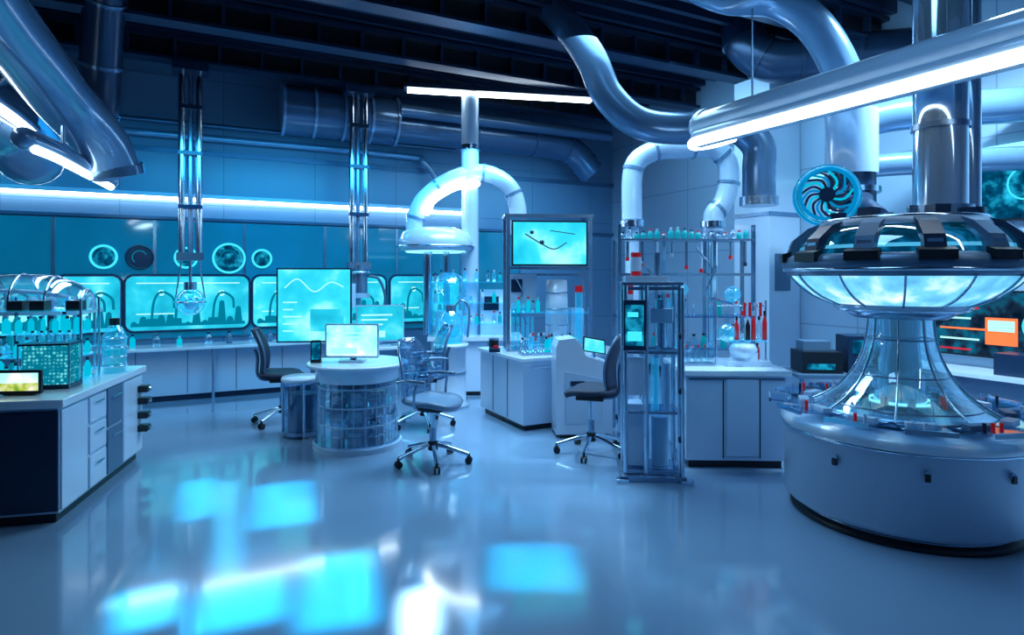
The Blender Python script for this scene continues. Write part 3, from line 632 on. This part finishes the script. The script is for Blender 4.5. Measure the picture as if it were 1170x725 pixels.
# ------------------------------------------------------------------ the big round machine
MX,MY=2.80,4.42
b=MB()
b.lathe([(.0,0.07),(.84,.07),(.88,.09),(.90,.12),(.90,.60),(.91,.62)],WHITE,n=72)
b.lathe([(.78,.07),(.78,.045),(.84,.04),(.85,.02),(.85,0.0),(0,0)],BLACK,n=72); b.torus((0,0,.05),.80,.012,STEEL,n=72)
b.lathe([(.91,.61),(.935,.625),(.94,.66),(.92,.69),(.60,.70),(.0,.70)],TOPM,n=72); b.torus((0,0,.612),.915,.012,CHROME,n=72)
for a in(-150,-112,-75,-40,-5,30):
    r=math.radians(a); x,y=.905*math.cos(r),.905*math.sin(r)
    b.cyl((x,y,.50),(x*1.02,y*1.02,.50),.022,STEEL,n=12); b.box((x*1.02,y*1.02,.48),(.02,.035,.045),BLACK,r)
b.lathe([(.62,.70),(.66,.73),(.66,.76),(.5,.77)],STEEL,n=60)
for a in range(0,360,30):
    r=math.radians(a+8); b.M=Matrix.Rotation(r,4,'Z')
    b.prism([(.62,.735),(1.02,.765),(1.02,.775),(.62,.75)],-.16,.16,GLM); b.bx(1.01,1.03,-.16,.16,.755,.785,CHROME)
    b.bx(.70,.78,-.1,.1,.75,.78,random.choice([WHITE2,GREY,WHITE2,WHITE]))
    for q in(-.07,.0,.07): b.cyl((.86,q,.76),(.86,q,.80+.03*random.random()),.013,random.choice([RED,GL,WHITE2,GL,NAVY]),n=8)
b.M=Matrix()
prof=[(.66,.76),(.58,.80),(.46,.88),(.35,1.0),(.28,1.13),(.245,1.25),(.23,1.36),(.23,1.42)]
b.lathe(prof,glass('skirt_glass',(.66,.86,.95),em=(.12,.45,.7),es=.09,refl=.6,base=.10),n=48)
for a in range(0,360,45):
    r=math.radians(a+10); b.tube([((q+.008)*math.cos(r),(q+.008)*math.sin(r),z) for q,z in prof],.009,CHROME,8,2)
for k in(1,3,5): b.torus((0,0,prof[k][1]),prof[k][0],.007,STEEL,n=48)
b.lathe([(.20,.77),(.17,1.0),(.14,1.2),(.16,1.42)],COLM,n=28); b.cyl((0,0,.74),(0,0,.80),.3,NAVY); b.torus((0,0,.80),.24,.014,LEDB)
for i in range(10):
    a=i*.63; b.cyl((.30*math.cos(a),.30*math.sin(a),.77),(.30*math.cos(a),.30*math.sin(a),.86),.03,random.choice([NAVY,RED,WHITE,GREY,LIQ]),n=10)
b.lathe([(.20,1.40),(.34,1.40),(.40,1.43),(.42,1.46)],STEEL,n=48); b.lathe([(.42,1.46),(.50,1.47),(.52,1.50)],PIPEW,n=48); b.torus((0,0,1.47),.47,.02,CHROME,n=48)
UND=screen('dish_underglow',(.80,1,1),(.16,.58,.90),(.01,.16,.40),1.35,'noise',3.4,6)
b.lathe([(.52,1.50),(.66,1.56),(.78,1.64),(.84,1.70)],UND,n=60)
for a in range(0,360,30):
    r=math.radians(a); b.tube([((q)*math.cos(r),(q)*math.sin(r),z) for q,z in((.50,1.49),(.66,1.55),(.79,1.635),(.86,1.71))],.009,STEEL,6,2)
b.lathe([(.84,1.70),(.90,1.74),(.915,1.78),(.90,1.83),(.86,1.85)],GREY,n=60); b.torus((0,0,1.745),.90,.012,CHROME,n=60)
b.lathe([(.82,1.85),(.80,1.92),(.74,1.99),(.62,2.05)],glass('canopy_glass',(.22,.40,.55),em=(0,.30,.5),es=.06,refl=.7,base=.12),n=60); b.lathe([(.72,1.85),(.66,1.98),(.4,2.03)],SCR_D,n=48)
for a in range(0,360,30):
    r=math.radians(a+12); b.M=Matrix.Rotation(r,4,'Z')
    b.prism([(.80,1.85),(.88,1.86),(.84,1.96),(.72,2.05),(.60,2.09),(.58,2.05),(.70,2.01),(.77,1.94)],-.07,.07,GREY if a%60 else NAVY)
    b.prism([(.86,1.80),(.93,1.80),(.93,1.86),(.86,1.88)],-.12,.12,BLACK)
    b.box((.85,0,1.91),(.02,.10,.04),CHROME)
b.M=Matrix()
b.torus((0,0,1.90),.77,.012,LEDB,n=60)
b.lathe([(.66,2.04),(.62,2.09),(.50,2.11),(.0,2.12)],GREY,n=60); b.torus((0,0,2.09),.60,.018,CHROME,n=60)
for a in range(0,360,60):
    r=math.radians(a+30); b.M=Matrix.Rotation(r,4,'Z'); b.bx(.40,.52,-.06,.06,2.10,2.17,NAVY); b.cyl((.20,.2,2.1),(.20,.2,2.18),.04,STEEL)
b.M=Matrix()
b.cyl((.34,.0,2.1),(.34,.0,5.0),.20,COLM,n=36); b.cyl((.34,0,2.1),(.34,0,2.2),.24,STEEL,n=36); b.cyl((.34,0,2.75),(.34,0,2.79),.215,STEEL,n=36)
b.cyl((.66,.12,2.08),(.66,.12,5.0),.10,COLM,n=24); b.cyl((.66,.12,2.06),(.66,.12,2.2),.13,NAVY,n=24)
b.obj('cylindrical_reactor_machine',(MX,MY,0),scale=(.85,.85,1))
b=MB()
TB=glow('turbine_blue',(.0,.30,.70),.8)
for q,r in((-.08,.20),(-.04,.225),(0,.24),(.04,.245),(.08,.24),(.12,.22)): b.torus((0,q,0),r,.014,(TB,GLC,TB,GLC,TB,NAVY)[int((q+.08)/.04+.5)],'y')
for i in range(20):
    a=2*pi*i/20; b.tube([(.05*math.cos(a),0,.05*math.sin(a)),(.13*math.cos(a+.35),-.02,.13*math.sin(a+.35)),(.21*math.cos(a+.9),.02,.21*math.sin(a+.9))],.010,(TB,NAVY,LIQ,NAVY)[i%4],6,4)
b.cyl((0,-.06,0),(0,.08,0),.06,NAVY)
b.tube([(0,.08,0),(.08,.18,0),(.16,.28,-.02),(.22,.36,-.04)],.06,DUCTD,12)
b.box((0,0,-.26),(.1,.1,.07),STEEL)
b.M=(Matrix.Translation((2.58,5.02,2.36))@Matrix.Rotation(math.radians(-24),4,'Z')).inverted()
b.tube([(3.1,5.42,2.36),(3.05,5.35,2.34),(2.97,5.2,2.28),(2.88,4.95,2.22),(2.86,4.80,2.15)],.09,DUCTD,14)
b.obj('turbine_fan',(2.58,5.02,2.36),math.radians(-24))
def rw(t,z,w,h,mat,nm):
    b=MB(); b.bx(-.05,0,-w/2,w/2,-h/2,h/2,BLACK); b.bx(-.056,-.05,-w/2+.02,w/2-.02,-h/2+.02,h/2-.02,mat)
    for i in range(5): b.bx(-.060,-.056,w/2-.10-w*(.2+.06*(i%3)),w/2-.06,-h/2+.06+i*.11,-h/2+.08+i*.11,DSIL if mat is not SCR_R else (RED,LSIL,ORANGE,LSIL,RED)[i])
    if mat is SCR_R: b.bx(-.060,-.056,-w*.1,w*.12,-h*.3,h*.1,ORANGE); b.bx(-.062,-.060,-w*.08,w*.1,-h*.1,h*.06,LSIL)
    b.torus((-.058,-w*.25,0),h*.22,.01,LEDC,'x',n=24,m=5)
    x,y=W(S1,t); b.obj(nm,(x,y,z),RA)
rw(-6.6,2.62,1.2,.72,SCR_D,'wall_display'); rw(-6.7,1.2,1.3,.7,SCR_R,'wall_display')
rw(-5.1,1.7,.8,.5,SCR_D,'wall_display')
x,y=W(S1-.3,-6.7); b=MB(); b.bx(-.28,.28,-1,1,.70,.74,TOPM); b.bx(-.24,.28,-.95,.95,.05,.7,GREY); b.bx(-.2,.28,-.9,.9,0,.05,BLACK); b.bx(-.15,.15,-.5,-.1,.74,.95,NAVY); b.obj('wall_counter',(x,y,0),RA)
b=MB(); b.bx(S1-.08,S1,-7,-4.4,2.98,3.03,LEDB); b.obj('wall_light_strip',ROOM,RA)

# ------------------------------------------------------------------ lights
def area(name,loc,size,energy,col,rot=(0,0,0),spread=180):
    l=bpy.data.lights.new(name,'AREA'); l.shape='RECTANGLE'; l.size,l.size_y=size; l.energy=energy; l.color=col; l.spread=math.radians(spread)
    o=bpy.data.objects.new(name,l); o.location=loc; o.rotation_euler=rot; bpy.context.scene.collection.objects.link(o); return o
area('added_key_light',(.3,7.2,4.4),(3.2,2.0),225,(.46,.77,1),(0,0,RA),120)  # added key for overall brightness in the closed room, no fixture modelled
area('machine_ceiling_light',(3.9,5.1,4.6),(.35,.35),210,(.55,.82,1),(0,0,0),130)
area('added_front_fill',(.9,3.0,4.6),(2.2,1.0),45,(.30,.62,1),(0,0,RA))  # added fill that brightens the foreground and the drum, no fixture behind it
wx,wy=W(2.2,-1.9); area('added_wall_wash',(wx,wy,3.4),(6,.5),80,(.04,.56,1),(math.radians(50),0,RA),120)  # unseen cyan lamps added to brighten the back wall, here and below
wx,wy=W(7,-1.9); area('added_wall_wash',(wx,wy,3.4),(3,.5),34,(.15,.62,1),(math.radians(50),0,RA),120)
wx,wy=W(7.6,-4.6); area('added_side_wall_wash',(wx,wy,4.3),(.5,3.5),42,(.40,.76,1),(0,math.radians(-55),RA),120)  # extra unseen lamp added to lift the right wall
area('bench_light',(-3.7,5.2,2.65),(.2,1.4),20,(.52,.86,1),(0,0,.25))
def pool(x,y,w,d,e,col=(.0,.70,1)):
    area('added_reflection_pool',(x,y,4.35),(w,d),e,col,(0,0,-math.atan2(x,y)),3.2)  # added unseen lamp; its narrow pool stands in for a floor reflection
pool(-2.40,4.7,.22,.9,2.0); pool(-1.95,4.2,.10,1.9,1.8,(.15,.85,1)); pool(-1.72,4.6,.42,.9,4.2); pool(-1.88,3.15,.26,.42,2.0)
pool(-1.40,3.2,.40,.48,3.2); pool(-.95,3.35,.38,.8,4.4); pool(.12,3.6,.50,.55,2.2); pool(-.47,3.1,.12,.42,3,(.8,.97,1))
w=bpy.data.worlds.new('world'); bpy.context.scene.world=w; w.use_nodes=True
w.node_tree.nodes['Background'].inputs[0].default_value=(.02,.06,.14,1); w.node_tree.nodes['Background'].inputs[1].default_value=.5
try:
    bpy.context.scene.view_settings.view_transform='Standard'
except Exception as ex: print(ex)
cam=bpy.data.cameras.new('camera'); cam.sensor_width=36; cam.lens=700/1170*36; cam.shift_y=-47.5/1170
co=bpy.data.objects.new('camera',cam); co.location=(0,0,1.7); co.rotation_euler=(pi/2,0,0)
bpy.context.scene.collection.objects.link(co); bpy.context.scene.camera=co
